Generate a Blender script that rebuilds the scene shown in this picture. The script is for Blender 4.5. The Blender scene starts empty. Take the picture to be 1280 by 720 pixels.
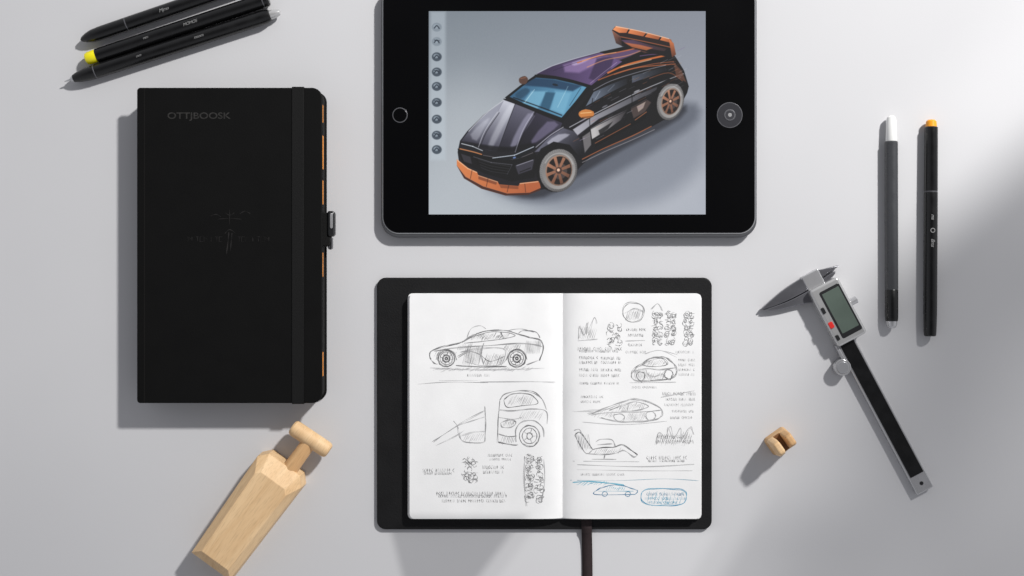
import bpy, bmesh, math, random
import numpy as np
from mathutils import Vector, Matrix, geometry
random.seed(4); rng=np.random.default_rng(3)
S=0.0005; H=0.78
C=bpy.context.scene.collection
def W(x,y,z=0.0):
    k=(H-z)/H
    return Vector(((x-640)*S*k,(360-y)*S*k,z))
def lin(c):
    return tuple(((v/255)/12.92 if v/255<=0.04045 else ((v/255+0.055)/1.055)**2.4) for v in c)

# ---------------------------------------------------------------- materials
def mat(name,rgb,rough=0.5,metal=0.0,spec=0.5,bump=0.0,bscale=400,var=0.0,vscale=60,coat=0.0,rvar=0.0,sheen=0.0):
    m=bpy.data.materials.new(name); m.use_nodes=True
    nt=m.node_tree; b=nt.nodes['Principled BSDF']
    col=(*lin(rgb),1)
    b.inputs['Base Color'].default_value=col
    b.inputs['Roughness'].default_value=rough
    b.inputs['Metallic'].default_value=metal
    b.inputs['Specular IOR Level'].default_value=spec
    b.inputs['Coat Weight'].default_value=coat
    tc=nt.nodes.new('ShaderNodeTexCoord')
    if bump>0:
        n=nt.nodes.new('ShaderNodeTexNoise'); n.inputs['Scale'].default_value=bscale; n.inputs['Detail'].default_value=4
        nt.links.new(tc.outputs['Object'],n.inputs['Vector'])
        bp=nt.nodes.new('ShaderNodeBump'); bp.inputs['Strength'].default_value=bump; bp.inputs['Distance'].default_value=0.0004
        nt.links.new(n.outputs['Fac'],bp.inputs['Height']); nt.links.new(bp.outputs['Normal'],b.inputs['Normal'])
    if var>0 or rvar>0:
        n=nt.nodes.new('ShaderNodeTexNoise'); n.inputs['Scale'].default_value=vscale; n.inputs['Detail'].default_value=5
        nt.links.new(tc.outputs['Object'],n.inputs['Vector'])
        if var>0:
            r=nt.nodes.new('ShaderNodeMapRange'); r.inputs['From Min'].default_value=0.25; r.inputs['From Max'].default_value=0.75
            r.inputs['To Min'].default_value=1-var; r.inputs['To Max'].default_value=1+var
            nt.links.new(n.outputs['Fac'],r.inputs['Value'])
            mx=nt.nodes.new('ShaderNodeVectorMath'); mx.operation='SCALE'; mx.inputs[0].default_value=col[:3]
            nt.links.new(r.outputs['Result'],mx.inputs['Scale']); nt.links.new(mx.outputs[0],b.inputs['Base Color'])
        if rvar>0:
            r=nt.nodes.new('ShaderNodeMapRange'); r.inputs['From Min'].default_value=0.3; r.inputs['From Max'].default_value=0.7
            r.inputs['To Min'].default_value=max(0,rough-rvar); r.inputs['To Max'].default_value=min(1,rough+rvar)
            nt.links.new(n.outputs['Fac'],r.inputs['Value']); nt.links.new(r.outputs['Result'],b.inputs['Roughness'])
    return m
def vcol_mat(name,emit=0.0,rough=0.8,spec=0.3,diffuse=1.0):
    m=bpy.data.materials.new(name); m.use_nodes=True; nt=m.node_tree; b=nt.nodes['Principled BSDF']
    a=nt.nodes.new('ShaderNodeVertexColor'); a.layer_name='Col'
    b.inputs['Roughness'].default_value=rough; b.inputs['Specular IOR Level'].default_value=spec
    if emit>0:
        b.inputs['Base Color'].default_value=(0.02,0.02,0.02,1)
        nt.links.new(a.outputs['Color'],b.inputs['Emission Color']); b.inputs['Emission Strength'].default_value=emit
    else:
        nt.links.new(a.outputs['Color'],b.inputs['Base Color'])
    return m
def wood_mat(name,c1,c2):
    m=bpy.data.materials.new(name); m.use_nodes=True; nt=m.node_tree; b=nt.nodes['Principled BSDF']
    tc=nt.nodes.new('ShaderNodeTexCoord'); mp=nt.nodes.new('ShaderNodeMapping'); mp.inputs['Scale'].default_value=(10,110,60)
    nt.links.new(tc.outputs['Object'],mp.inputs['Vector'])
    n=nt.nodes.new('ShaderNodeTexNoise'); n.inputs['Scale'].default_value=1.3; n.inputs['Detail'].default_value=7; n.inputs['Roughness'].default_value=0.6; n.inputs['Distortion'].default_value=0.6
    nt.links.new(mp.outputs[0],n.inputs['Vector'])
    cr=nt.nodes.new('ShaderNodeValToRGB'); cr.color_ramp.elements[0].position=0.28; cr.color_ramp.elements[1].position=0.72
    cr.color_ramp.elements[0].color=(*lin(c2),1); cr.color_ramp.elements[1].color=(*lin(c1),1)
    nt.links.new(n.outputs['Fac'],cr.inputs['Fac'])
    mp2=nt.nodes.new('ShaderNodeMapping'); mp2.inputs['Scale'].default_value=(150,1600,700)
    nt.links.new(tc.outputs['Object'],mp2.inputs['Vector'])
    n2=nt.nodes.new('ShaderNodeTexNoise'); n2.inputs['Scale'].default_value=1; n2.inputs['Detail'].default_value=2
    nt.links.new(mp2.outputs[0],n2.inputs['Vector'])
    r=nt.nodes.new('ShaderNodeMapRange'); r.inputs['From Min'].default_value=0.3; r.inputs['From Max'].default_value=0.5; r.inputs['To Min'].default_value=0.84
    nt.links.new(n2.outputs['Fac'],r.inputs['Value'])
    mx=nt.nodes.new('ShaderNodeVectorMath'); mx.operation='SCALE'
    nt.links.new(cr.outputs['Color'],mx.inputs[0]); nt.links.new(r.outputs[0],mx.inputs['Scale'])
    nt.links.new(mx.outputs[0],b.inputs['Base Color'])
    bp=nt.nodes.new('ShaderNodeBump'); bp.inputs['Strength'].default_value=0.18; bp.inputs['Distance'].default_value=0.0003
    nt.links.new(n2.outputs['Fac'],bp.inputs['Height']); nt.links.new(bp.outputs[0],b.inputs['Normal'])
    b.inputs['Roughness'].default_value=0.55; b.inputs['Specular IOR Level'].default_value=0.3
    return m
def paper_mat(name):
    m=bpy.data.materials.new(name); m.use_nodes=True; nt=m.node_tree; b=nt.nodes['Principled BSDF']
    tc=nt.nodes.new('ShaderNodeTexCoord')
    n=nt.nodes.new('ShaderNodeTexNoise'); n.inputs['Scale'].default_value=45; n.inputs['Detail'].default_value=8
    nt.links.new(tc.outputs['Object'],n.inputs['Vector'])
    cr=nt.nodes.new('ShaderNodeValToRGB'); cr.color_ramp.elements[0].position=0.3; cr.color_ramp.elements[1].position=0.7
    cr.color_ramp.elements[0].color=(*lin((226,226,226)),1); cr.color_ramp.elements[1].color=(*lin((234,234,234)),1)
    nt.links.new(n.outputs['Fac'],cr.inputs['Fac']); nt.links.new(cr.outputs[0],b.inputs['Base Color'])
    n2=nt.nodes.new('ShaderNodeTexNoise'); n2.inputs['Scale'].default_value=900; n2.inputs['Detail'].default_value=3
    nt.links.new(tc.outputs['Object'],n2.inputs['Vector'])
    bp=nt.nodes.new('ShaderNodeBump'); bp.inputs['Strength'].default_value=0.12; bp.inputs['Distance'].default_value=0.0003
    nt.links.new(n2.outputs['Fac'],bp.inputs['Height']); nt.links.new(bp.outputs[0],b.inputs['Normal'])
    b.inputs['Roughness'].default_value=0.9; b.inputs['Specular IOR Level'].default_value=0.15
    return m

M_black=mat('matte_black_cover',(10,10,10),0.62,spec=0.12,bump=0.2,bscale=1300,rvar=0.06)
M_cover=mat('black_leatherette',(20,20,21),0.6,spec=0.2,bump=0.45,bscale=1100,var=0.12,rvar=0.08)
M_elastic=mat('black_elastic',(14,14,14),0.7,spec=0.2,bump=0.5,bscale=2500)
M_edge=mat('black_page_edge',(14,13,12),0.8,spec=0.2,bump=0.4,bscale=2000)
M_orange=mat('orange_tab',(240,150,48),0.5,var=0.25,vscale=500)
M_foil=mat('grey_foil',(46,45,44),0.5,spec=0.2,var=0.5,vscale=420)
M_alu=mat('dark_aluminium',(92,93,96),0.35,metal=0.5,bump=0.1,bscale=2500)
M_trim=mat('polished_trim',(182,183,186),0.25,metal=0.6)
M_glass=mat('black_glass',(5,5,6),0.16,spec=0.3,rvar=0.03,vscale=12)
M_steel=mat('steel',(196,196,198),0.24,metal=0.65,bump=0.1,bscale=2000,rvar=0.08,vscale=90)
M_darksteel=mat('dark_steel',(104,104,108),0.35,metal=0.6,bump=0.15,bscale=2000,rvar=0.08)
M_jaw=mat('jaw_steel',(126,126,131),0.2,metal=0.7,bump=0.05,bscale=1500,rvar=0.08,var=0.15,vscale=50)
M_plastic=mat('silver_frame',(198,198,198),0.22,metal=0.6,bump=0.05,bscale=2500,var=0.05)
M_lcd=mat('lcd_glass',(84,95,88),0.15,spec=0.5,var=0.1,vscale=80)
M_lcdframe=mat('lcd_frame',(26,27,29),0.35)
M_red=mat('red_button',(205,35,30),0.4)
M_white=mat('white_plastic',(232,232,230),0.35,var=0.03)
M_penblack=mat('pen_black',(14,14,15),0.27,spec=0.5,rvar=0.06,vscale=150,bump=0.05,bscale=2500)
M_pengrey=mat('pen_grey',(62,63,66),0.3,spec=0.5,rvar=0.06,vscale=150,bump=0.05,bscale=2500)
M_penyellow=mat('yellow_cap',(235,222,20),0.35)
M_penorange=mat('orange_cap',(236,155,25),0.35)
M_print=mat('white_print',(128,128,128),0.6,var=0.3,vscale=900)
M_print2=mat('bright_print',(150,150,150),0.6,var=0.25,vscale=900)
M_ribbon=mat('ribbon_cloth',(40,30,31),0.75,spec=0.3,bump=0.6,bscale=3000,var=0.2,vscale=700)
M_paper=paper_mat('paper')
M_pencil=vcol_mat('graphite',rough=0.7,spec=0.3)
M_emblem=vcol_mat('debossed_ink',rough=0.7,spec=0.12)
M_screen=vcol_mat('lit_display',emit=1.0,rough=0.2,spec=0.25)
M_wood=wood_mat('beech_wood',(231,199,156),(210,173,128))
M_wood2=wood_mat('oak_wood',(220,180,132),(192,150,104))
M_wood3=wood_mat('slot_shade_wood',(132,92,58),(100,68,42))

# ---------------------------------------------------------------- helpers
def thing(name,label,category,loc,ang=0.0,group=None):
    e=bpy.data.objects.new(name,None); C.objects.link(e); e.empty_display_size=0.02
    e.location=loc; e.rotation_euler=(0,0,ang); e['label']=label; e['category']=category
    if group: e['group']=group
    e_M=Matrix.Translation(loc)@Matrix.Rotation(ang,4,'Z')
    return e,e_M
def part(name,me,m,parent,PM=None,bevel=0,seg=3,smooth=True,label=None):
    """PM given: mesh is in world coords -> move to the parent's frame."""
    if PM is not None: me.transform(PM.inverted())
    o=bpy.data.objects.new(name,me); C.objects.link(o); me.name=name
    if m: me.materials.append(m)
    o.parent=parent
    if smooth:
        for p in me.polygons: p.use_smooth=True
        me.set_sharp_from_angle(angle=math.radians(25))
    if bevel>0:
        b=o.modifiers.new('bev','BEVEL'); b.width=bevel; b.segments=seg; b.limit_method='ANGLE'; b.angle_limit=math.radians(25)
        b.harden_normals=False
    if label: o['label']=label
    return o
def prism(pts,z0,z1,top=None):
    top=top or pts
    me=bpy.data.meshes.new('m'); bm=bmesh.new()
    vb=[bm.verts.new((p[0],p[1],z0)) for p in pts]; vt=[bm.verts.new((p[0],p[1],z1)) for p in top]
    n=len(pts)
    bm.faces.new(vt); bm.faces.new(list(reversed(vb)))
    for i in range(n):
        bm.faces.new((vb[i],vb[(i+1)%n],vt[(i+1)%n],vt[i]))
    bmesh.ops.recalc_face_normals(bm,faces=bm.faces)
    bm.to_mesh(me); bm.free(); return me
def loft(rings):
    """rings: list of (pts, z) with equal counts, capped"""
    me=bpy.data.meshes.new('m'); bm=bmesh.new()
    R=[[bm.verts.new((p[0],p[1],(z[i] if isinstance(z,(list,tuple)) else z))) for i,p in enumerate(pts)] for pts,z in rings]; n=len(R[0])
    bm.faces.new(R[-1]); bm.faces.new(list(reversed(R[0])))
    for a,b in zip(R[:-1],R[1:]):
        for i in range(n): bm.faces.new((a[i],a[(i+1)%n],b[(i+1)%n],b[i]))
    bmesh.ops.recalc_face_normals(bm,faces=bm.faces); bm.to_mesh(me); bm.free(); return me
def rrect(x0,y0,x1,y1,r,seg=8):
    if not isinstance(r,(tuple,list)): r=(r,)*4
    out=[]
    for (cx,cy,rr,a0) in ((x0,y0,r[0],180),(x1,y0,r[1],270),(x1,y1,r[2],0),(x0,y1,r[3],90)):
        sx=1 if cx==x0 else -1; sy=1 if cy==y0 else -1
        if rr<=0: out.append((cx,cy)); continue
        for i in range(seg+1):
            a=math.radians(a0+90*i/seg)
            out.append((cx+sx*rr+math.cos(a)*rr,cy+sy*rr+math.sin(a)*rr))
    return out
def pxrect(x0,y0,x1,y1,z,r=0,seg=8):
    a=W(x0,y1,z); b=W(x1,y0,z)
    if isinstance(r,(tuple,list)): r=tuple(v*S for v in r)
    else: r=r*S
    return rrect(a.x,a.y,b.x,b.y,r,seg)
def lathe(profile,seg=40,axis='X'):
    me=bpy.data.meshes.new('m'); bm=bmesh.new(); rings=[]
    for (x,r) in profile:
        if r<=1e-7: rings.append([bm.verts.new((x,0,0))])
        else: rings.append([bm.verts.new((x,r*math.cos(2*math.pi*i/seg),r*math.sin(2*math.pi*i/seg))) for i in range(seg)])
    for a,b in zip(rings[:-1],rings[1:]):
        if len(a)==1 and len(b)==1: continue
        for i in range(seg):
            j=(i+1)%seg
            if len(a)==1: bm.faces.new((a[0],b[j],b[i]))
            elif len(b)==1: bm.faces.new((a[i],a[j],b[0]))
            else: bm.faces.new((a[i],a[j],b[j],b[i]))
    if len(rings[0])>1: bm.faces.new(rings[0])
    if len(rings[-1])>1: bm.faces.new(rings[-1])
    bmesh.ops.recalc_face_normals(bm,faces=bm.faces)
    bm.to_mesh(me); bm.free()
    if axis=='Z': me.transform(Matrix.Rotation(math.radians(-90),4,'Y'))
    return me
def text_mesh(body,size,align='CENTER',spacing=1.0,bold=0.0):
    cu=bpy.data.curves.new('t','FONT'); cu.body=body; cu.size=size; cu.align_x=align; cu.align_y='CENTER'; cu.space_character=spacing; cu.offset=bold
    o=bpy.data.objects.new('t',cu); C.objects.link(o)
    bpy.context.view_layer.update()
    dg=bpy.context.evaluated_depsgraph_get()
    me=bpy.data.meshes.new_from_object(o.evaluated_get(dg))
    bpy.data.objects.remove(o); me.materials.clear(); return me
def crom(pts,k=6,closed=False):
    P=[np.array(p,float) for p in pts]; n=len(P); out=[]
    rngi=range(n) if closed else range(n-1)
    for i in rngi:
        p1=P[i]; p2=P[(i+1)%n]
        p0=P[i-1] if (closed or i>0) else p1
        p3=P[(i+2)%n] if (closed or i<n-2) else p2
        for j in range(k):
            t=j/k
            out.append(0.5*((2*p1)+(-p0+p2)*t+(2*p0-5*p1+4*p2-p3)*t*t+(-p0+3*p1-3*p2+p3)*t**3))
    if not closed: out.append(P[-1])
    return np.array(out)
class Ink:
    """collects pencil ribbons, all in one mesh following a height function"""
    def __init__(s,zf,soft=0.62,ws=0.8): s.v=[];s.f=[];s.c=[];s.zf=zf;s.lift=0;s.soft=soft;s.ws=ws
    def stroke(s,pts,w=0.8,col=(110,110,112),k=6,closed=False,smooth=True,jit=0.0):
        p=crom(pts,k,closed) if smooth and len(pts)>2 else np.array(pts,float)
        if len(p)==2: p=np.array([p[0]+(p[1]-p[0])*t for t in np.linspace(0,1,6)])
        if closed: p=np.vstack([p,p[:1]])
        if jit>0: p=p+rng.normal(0,jit,p.shape)
        n=len(p); d=np.gradient(p,axis=0); L=np.hypot(d[:,0],d[:,1])+1e-9; nx=-d[:,1]/L; ny=d[:,0]/L
        base=len(s.v); s.lift=(s.lift+1)%9
        fade=random.uniform(0.75,1.15)
        for i in range(n):
            ww=w*s.ws*(0.75+0.45*math.sin(i*0.9+base))/2
            if not closed and (i==0 or i==n-1): ww*=0.4
            tone=(1+0.25*math.sin(i*0.35+base*0.3))*fade
            for sg in (-1,1):
                x=p[i,0]+nx[i]*ww*sg; y=p[i,1]+ny[i]*ww*sg
                z=s.zf(x)+0.00006+s.lift*0.000006
                s.v.append(W(x,y,z)); s.c.append(tuple(max(0,min(230,232-(232-v)*s.soft*tone)) if s.soft<1 else v for v in col))
        for i in range(n-1):
            a=base+2*i; s.f.append((a,a+1,a+3,a+2))
    def sk(s,pts,w=0.8,col=(110,110,112),rep=2,j=0.8,**kw):
        for _ in range(rep):
            q=[(x+random.gauss(0,j),y+random.gauss(0,j)) for x,y in pts]
            s.stroke(q,w,col,**kw)
    def ell(s,cx,cy,rx,ry,w=0.8,col=(110,110,112),rep=2,j=0.4,a=0):
        pts=[]
        for i in range(10):
            t=2*math.pi*i/10; X=rx*math.cos(t);Y=ry*math.sin(t)
            pts.append((cx+X*math.cos(a)-Y*math.sin(a),cy+X*math.sin(a)+Y*math.cos(a)))
        s.sk(pts,w,col,rep,j,closed=True)
    def words(s,x0,y,x1,h=5,col=(120,120,122),w=0.8):
        x=x0
        while x<x1:
            L=random.uniform(9,20); e=min(x+L,x1)
            while x<e:
                lw=h*random.uniform(0.4,0.6); t=random.random()
                if t<0.35: s.stroke([(x,y+h/2),(x+lw*.3,y-h/2),(x+lw*.8,y+h/2)],w,col,k=2,smooth=False)
                elif t<0.6: s.stroke([(x+lw*.8,y-h/2),(x+lw*.1,y),(x+lw*.8,y+h/2)],w,col,k=3)
                elif t<0.8: s.stroke([(x+lw*.1,y-h/2),(x+lw*.1,y+h/2),(x+lw*.8,y+h/2),(x+lw*.8,y-h*.3)],w,col,smooth=False)
                else:
                    s.stroke([(x+lw*.4,y-h/2),(x+lw*.4,y+h/2)],w,col); s.stroke([(x,y-h*.1),(x+lw*.9,y-h*.1)],w,col)
                x+=lw+0.3
            x+=2.2
    def notes(s,x0,y0,x1,y1,n=26,col=(80,80,82)):
        for _ in range(n):
            x=random.uniform(x0,x1); y=random.uniform(y0,y1); r=random.uniform(1.5,3.6)
            t=random.random()*6
            s.stroke([(x+r*math.cos(t+a),y+r*1.1*math.sin(t+a)) for a in np.linspace(0,random.uniform(2.5,5.6),5)],0.9,col,k=3)
        for _ in range(n//3):
            x=random.uniform(x0,x1); y=random.uniform(y0,y1); s.stroke([(x-3,y+random.uniform(-1,1)),(x+3,y+random.uniform(-2,2))],0.8,col)
    def hatch(s,x0,y0,x1,y1,n,dx=6,col=(140,140,142),w=0.7):
        for i in range(n):
            t=(i+.5)/n; x=x0+(x1-x0)*t
            s.stroke([(x+dx/2,y0+random.gauss(0,1)),(x-dx/2,y1+random.gauss(0,1))],w,col)
    def mesh(s):
        me=bpy.data.meshes.new('ink'); me.from_pydata([tuple(v) for v in s.v],[],s.f)
        a=me.color_attributes.new('Col','FLOAT_COLOR','POINT')
        a.data.foreach_set('color',np.array([(*lin(c),1) for c in s.c],dtype=np.float32).ravel()); return me

# ---------------------------------------------------------------- tabletop
def tabletop():
    me=bpy.data.meshes.new('tabletop'); me.from_pydata([(-4,-4,0),(4,-4,0),(4,4,0),(-4,4,0)],[],[(0,1,2,3)])
    o=bpy.data.objects.new('tabletop',me); C.objects.link(o); o['kind']='structure'; o['label']='smooth light grey matte tabletop'
    m=mat('grey_tabletop',(198,198,200),0.5,spec=0.3,bump=0.08,bscale=900,var=0.012,vscale=14)
    me.materials.append(m)
tabletop()

# ---------------------------------------------------------------- closed notebook
def closed_notebook():
    T=0.019
    e,M=thing('closed_notebook','closed matte black hardcover notebook with elastic band and orange page tabs','notebook',W(288,306,0))
    zt=T
    cov=pxrect(171,109.5,403,504,zt,(4,13,13,4))
    part('back_cover',prism(cov,0.0,0.0018),M_black,e,M,bevel=0.0006)
    a=W(174,500,zt); b=W(401,112,zt)
    part('page_block',prism(rrect(a.x,a.y,b.x,b.y,0.005),0.0018,T-0.0018),M_edge,e,M)
    part('front_cover',prism(cov,T-0.0018,T),M_black,e,M,bevel=0.0007)
    g=pxrect(180,111,181.2,502.5,zt); part('spine_groove',prism(g,T-0.0001,T+0.00004),M_edge,e,M)
    x0=W(365,0,zt).x; x1=W(380,0,zt).x; y0=W(0,505,zt).y; y1=W(0,108.5,zt).y
    vs=[];fs=[]
    t=0.0005
    outer=[(y0,0.0003),(y0,T+t),(y1,T+t),(y1,0.0003)]; inner=[(y0+t,0.0003),(y0+t,T),(y1-t,T),(y1-t,0.0003)]
    for X in (x0,x1):
        for (y,z) in outer+inner: vs.append((X,y,z))
    for i in range(3):
        fs+= [(i,i+1,i+9,i+8),(4+i,4+i+8,5+i+8,5+i),(i,4+i,5+i,i+1),(8+i,9+i,13+i,12+i)]
    fs+=[(0,8,12,4),(3,7,15,11)]
    me=bpy.data.meshes.new('b'); me.from_pydata(vs,[],fs)
    bm=bmesh.new(); bm.from_mesh(me); bmesh.ops.recalc_face_normals(bm,faces=bm.faces); bm.to_mesh(me); bm.free()
    part('elastic_band',me,M_elastic,e,M,bevel=0.0002,seg=2)
    xe=b.x
    for (ya,yb,zz) in ((132,154,0.013),(170,212,0.012),(226,256,0.0125),(316,346,0.013),(440,470,0.0125)):
        yA=W(0,yb,0.01).y; yB=W(0,ya,0.01).y
        part('index_tab',prism([(xe-0.004,yA),(xe+0.0003,yA),(xe+0.0003,yB),(xe-0.004,yB)],zz-0.0022,zz+0.0005),M_orange,e,M,bevel=0.0002)
    z=0.009
    part('pen_loop',prism(pxrect(396,266,414,308,z,3),z-0.003,z+0.003),M_elastic,e,M,bevel=0.0006)
    part('clip',prism(pxrect(410,264,419.5,296,z,(3,4,4,3)),z-0.002,z+0.004),M_lcdframe,e,M,bevel=0.001)
    part('clip_highlight',prism(pxrect(413.5,267,417,286,z,1.7),z+0.004,z+0.0046),M_steel,e,M,bevel=0.0003)  # pale steel strip stands in for the highlight on the dark clip
    part('clip_end',prism(pxrect(410,297,416,312,z,(3,3,1,1)),z-0.002,z+0.002),M_darksteel,e,M,bevel=0.0005)
    tm=text_mesh('OTTJBOOSK',12*S,'LEFT',1.0,bold=0.00008); p=W(209,145,zt)
    xs=[v.co.x for v in tm.vertices]; sx=(77*S)/(max(xs)-min(xs))
    tm.transform(Matrix.Translation((p.x,p.y,T+0.00005))@Matrix.Diagonal((sx,0.9,1,1)))
    part('cover_title',tm,M_foil,e,M,smooth=False)
    k=Ink(lambda x:T,soft=1.0,ws=1.0)
    c=(38,37,37); c2=(33,32,32)
    k.stroke([(286,290),(285,302),(283,318)],1.3,c); k.stroke([(290,291),(289,302),(288,314)],1.0,c)
    k.stroke([(281,292),(287,287),(294,291)],1.0,c)
    k.stroke([(263,270),(270,268),(276,271)],1.1,c2); k.stroke([(282,266),(287,269),(293,266)],1.1,c2); k.stroke([(299,268),(306,264),(313,267)],1.1,c2)
    k.stroke([(272,274),(286,273),(302,274)],0.8,c2); k.stroke([(287,262),(287,282)],0.9,c2)
    for (xa,ya,n,h) in ((235,299,5,6),(264,299,3,6),(297,299,3,6),(316,299,5,6)):
        for i in range(n):
            x=xa+i*5; t=(i+int(xa))%4
            if t==0: k.stroke([(x,ya-h/2),(x,ya+h/2)],1.1,c2)
            elif t==1: k.stroke([(x,ya-h/2),(x+4,ya-h/2)],1.0,c2); k.stroke([(x+2,ya-h/2),(x+2,ya+h/2)],1.0,c2)
            elif t==2: k.stroke([(x+4,ya-h/2),(x,ya-h/2),(x,ya+h/2),(x+4,ya+h/2)],1.0,c2,smooth=False)
            else: k.stroke([(x,ya+h/2),(x,ya-h/2),(x+4,ya),(x,ya)],1.0,c2,smooth=False)
    part('cover_emblem',k.mesh(),M_emblem,e,M,smooth=False)
closed_notebook()

# ---------------------------------------------------------------- tablet display painting
class Canvas:
    def __init__(s,x0,y0,x1,y1,res=2.4):
        s.x0,s.y0,s.x1,s.y1=x0,y0,x1,y1; s.nx=int((x1-x0)*res)+1; s.ny=int((y1-y0)*res)+1
        s.xs=np.linspace(x0,x1,s.nx); s.ys=np.linspace(y0,y1,s.ny); s.im=np.zeros((s.ny,s.nx,3))
    def _paint(s,iy,ix,al,X,Y,col,grad):
        if grad is not None:
            (ax,ay,ca,bx,by,cb)=grad; L=(bx-ax)**2+(by-ay)**2
            t=np.clip(((X-ax)*(bx-ax)+(Y-ay)*(by-ay))/L,0,1)[...,None]; cc=np.array(ca,float)*(1-t)+np.array(cb,float)*t
        else: cc=np.array(col,float)
        r=s.im[iy,ix]; al=al[...,None]; s.im[iy,ix]=r*(1-al)+cc*al
    def _win(s,x0,x1,y0,y1):
        ix=slice(max(0,np.searchsorted(s.xs,x0)),min(s.nx,np.searchsorted(s.xs,x1)+1)); iy=slice(max(0,np.searchsorted(s.ys,y0)),min(s.ny,np.searchsorted(s.ys,y1)+1))
        X,Y=np.meshgrid(s.xs[ix],s.ys[iy]); return ix,iy,X,Y
    @staticmethod
    def _dist(X,Y,P,closed):
        d=np.full(X.shape,1e9); n=len(P)
        for i in range(n if closed else n-1):
            a=P[i];b=P[(i+1)%n]; v=b-a; L=v@v+1e-12
            t=np.clip(((X-a[0])*v[0]+(Y-a[1])*v[1])/L,0,1)
            d=np.minimum(d,(X-a[0]-t*v[0])**2+(Y-a[1]-t*v[1])**2)
        return np.sqrt(d)
    def poly(s,pts,col=None,f=0.5,al=1.0,grad=None,sm=3,clip=None):
        P=crom(pts,sm,True) if sm>1 else np.array(pts,float)
        ix,iy,X,Y=s._win(P[:,0].min()-f-1,P[:,0].max()+f+1,P[:,1].min()-f-1,P[:,1].max()+f+1)
        if X.size==0: return
        A=s._cov(X,Y,P,f)*al
        if clip is not None: A=A*s._cov(X,Y,crom(clip,2,True),0.6)
        s._paint(iy,ix,A,X,Y,col,grad)
    def _cov(s,X,Y,P,f):
        ins=np.zeros(X.shape,bool); n=len(P)
        for i in range(n):
            a=P[i];b=P[(i+1)%n]
            if a[1]==b[1]: continue
            c=((a[1]>Y)!=(b[1]>Y))&(X<(b[0]-a[0])*(Y-a[1])/(b[1]-a[1])+a[0]); ins^=c
        d=s._dist(X,Y,P,True); sd=np.where(ins,d,-d)
        t=np.clip(sd/(2*f)+0.5,0,1); return t*t*(3-2*t)
    def line(s,pts,w=1.0,col=(0,0,0),al=1.0,f=0.5,closed=False,grad=None):
        P=crom(pts,4,closed) if len(pts)>2 else np.array(pts,float)
        m=w+f+1; ix,iy,X,Y=s._win(P[:,0].min()-m,P[:,0].max()+m,P[:,1].min()-m,P[:,1].max()+m)
        if X.size==0: return
        d=s._dist(X,Y,P,closed); A=np.clip((w/2-d)/(2*f)+0.5,0,1)*al
        s._paint(iy,ix,A,X,Y,col,grad)
    def ell(s,cx,cy,rx,ry,a=0,**k):
        a=math.radians(a); pts=[(cx+rx*math.cos(t)*math.cos(a)-ry*math.sin(t)*math.sin(a),cy+rx*math.cos(t)*math.sin(a)+ry*math.sin(t)*math.cos(a)) for t in np.linspace(0,2*math.pi,24,endpoint=False)]
        s.poly(pts,sm=1,**k)
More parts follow.
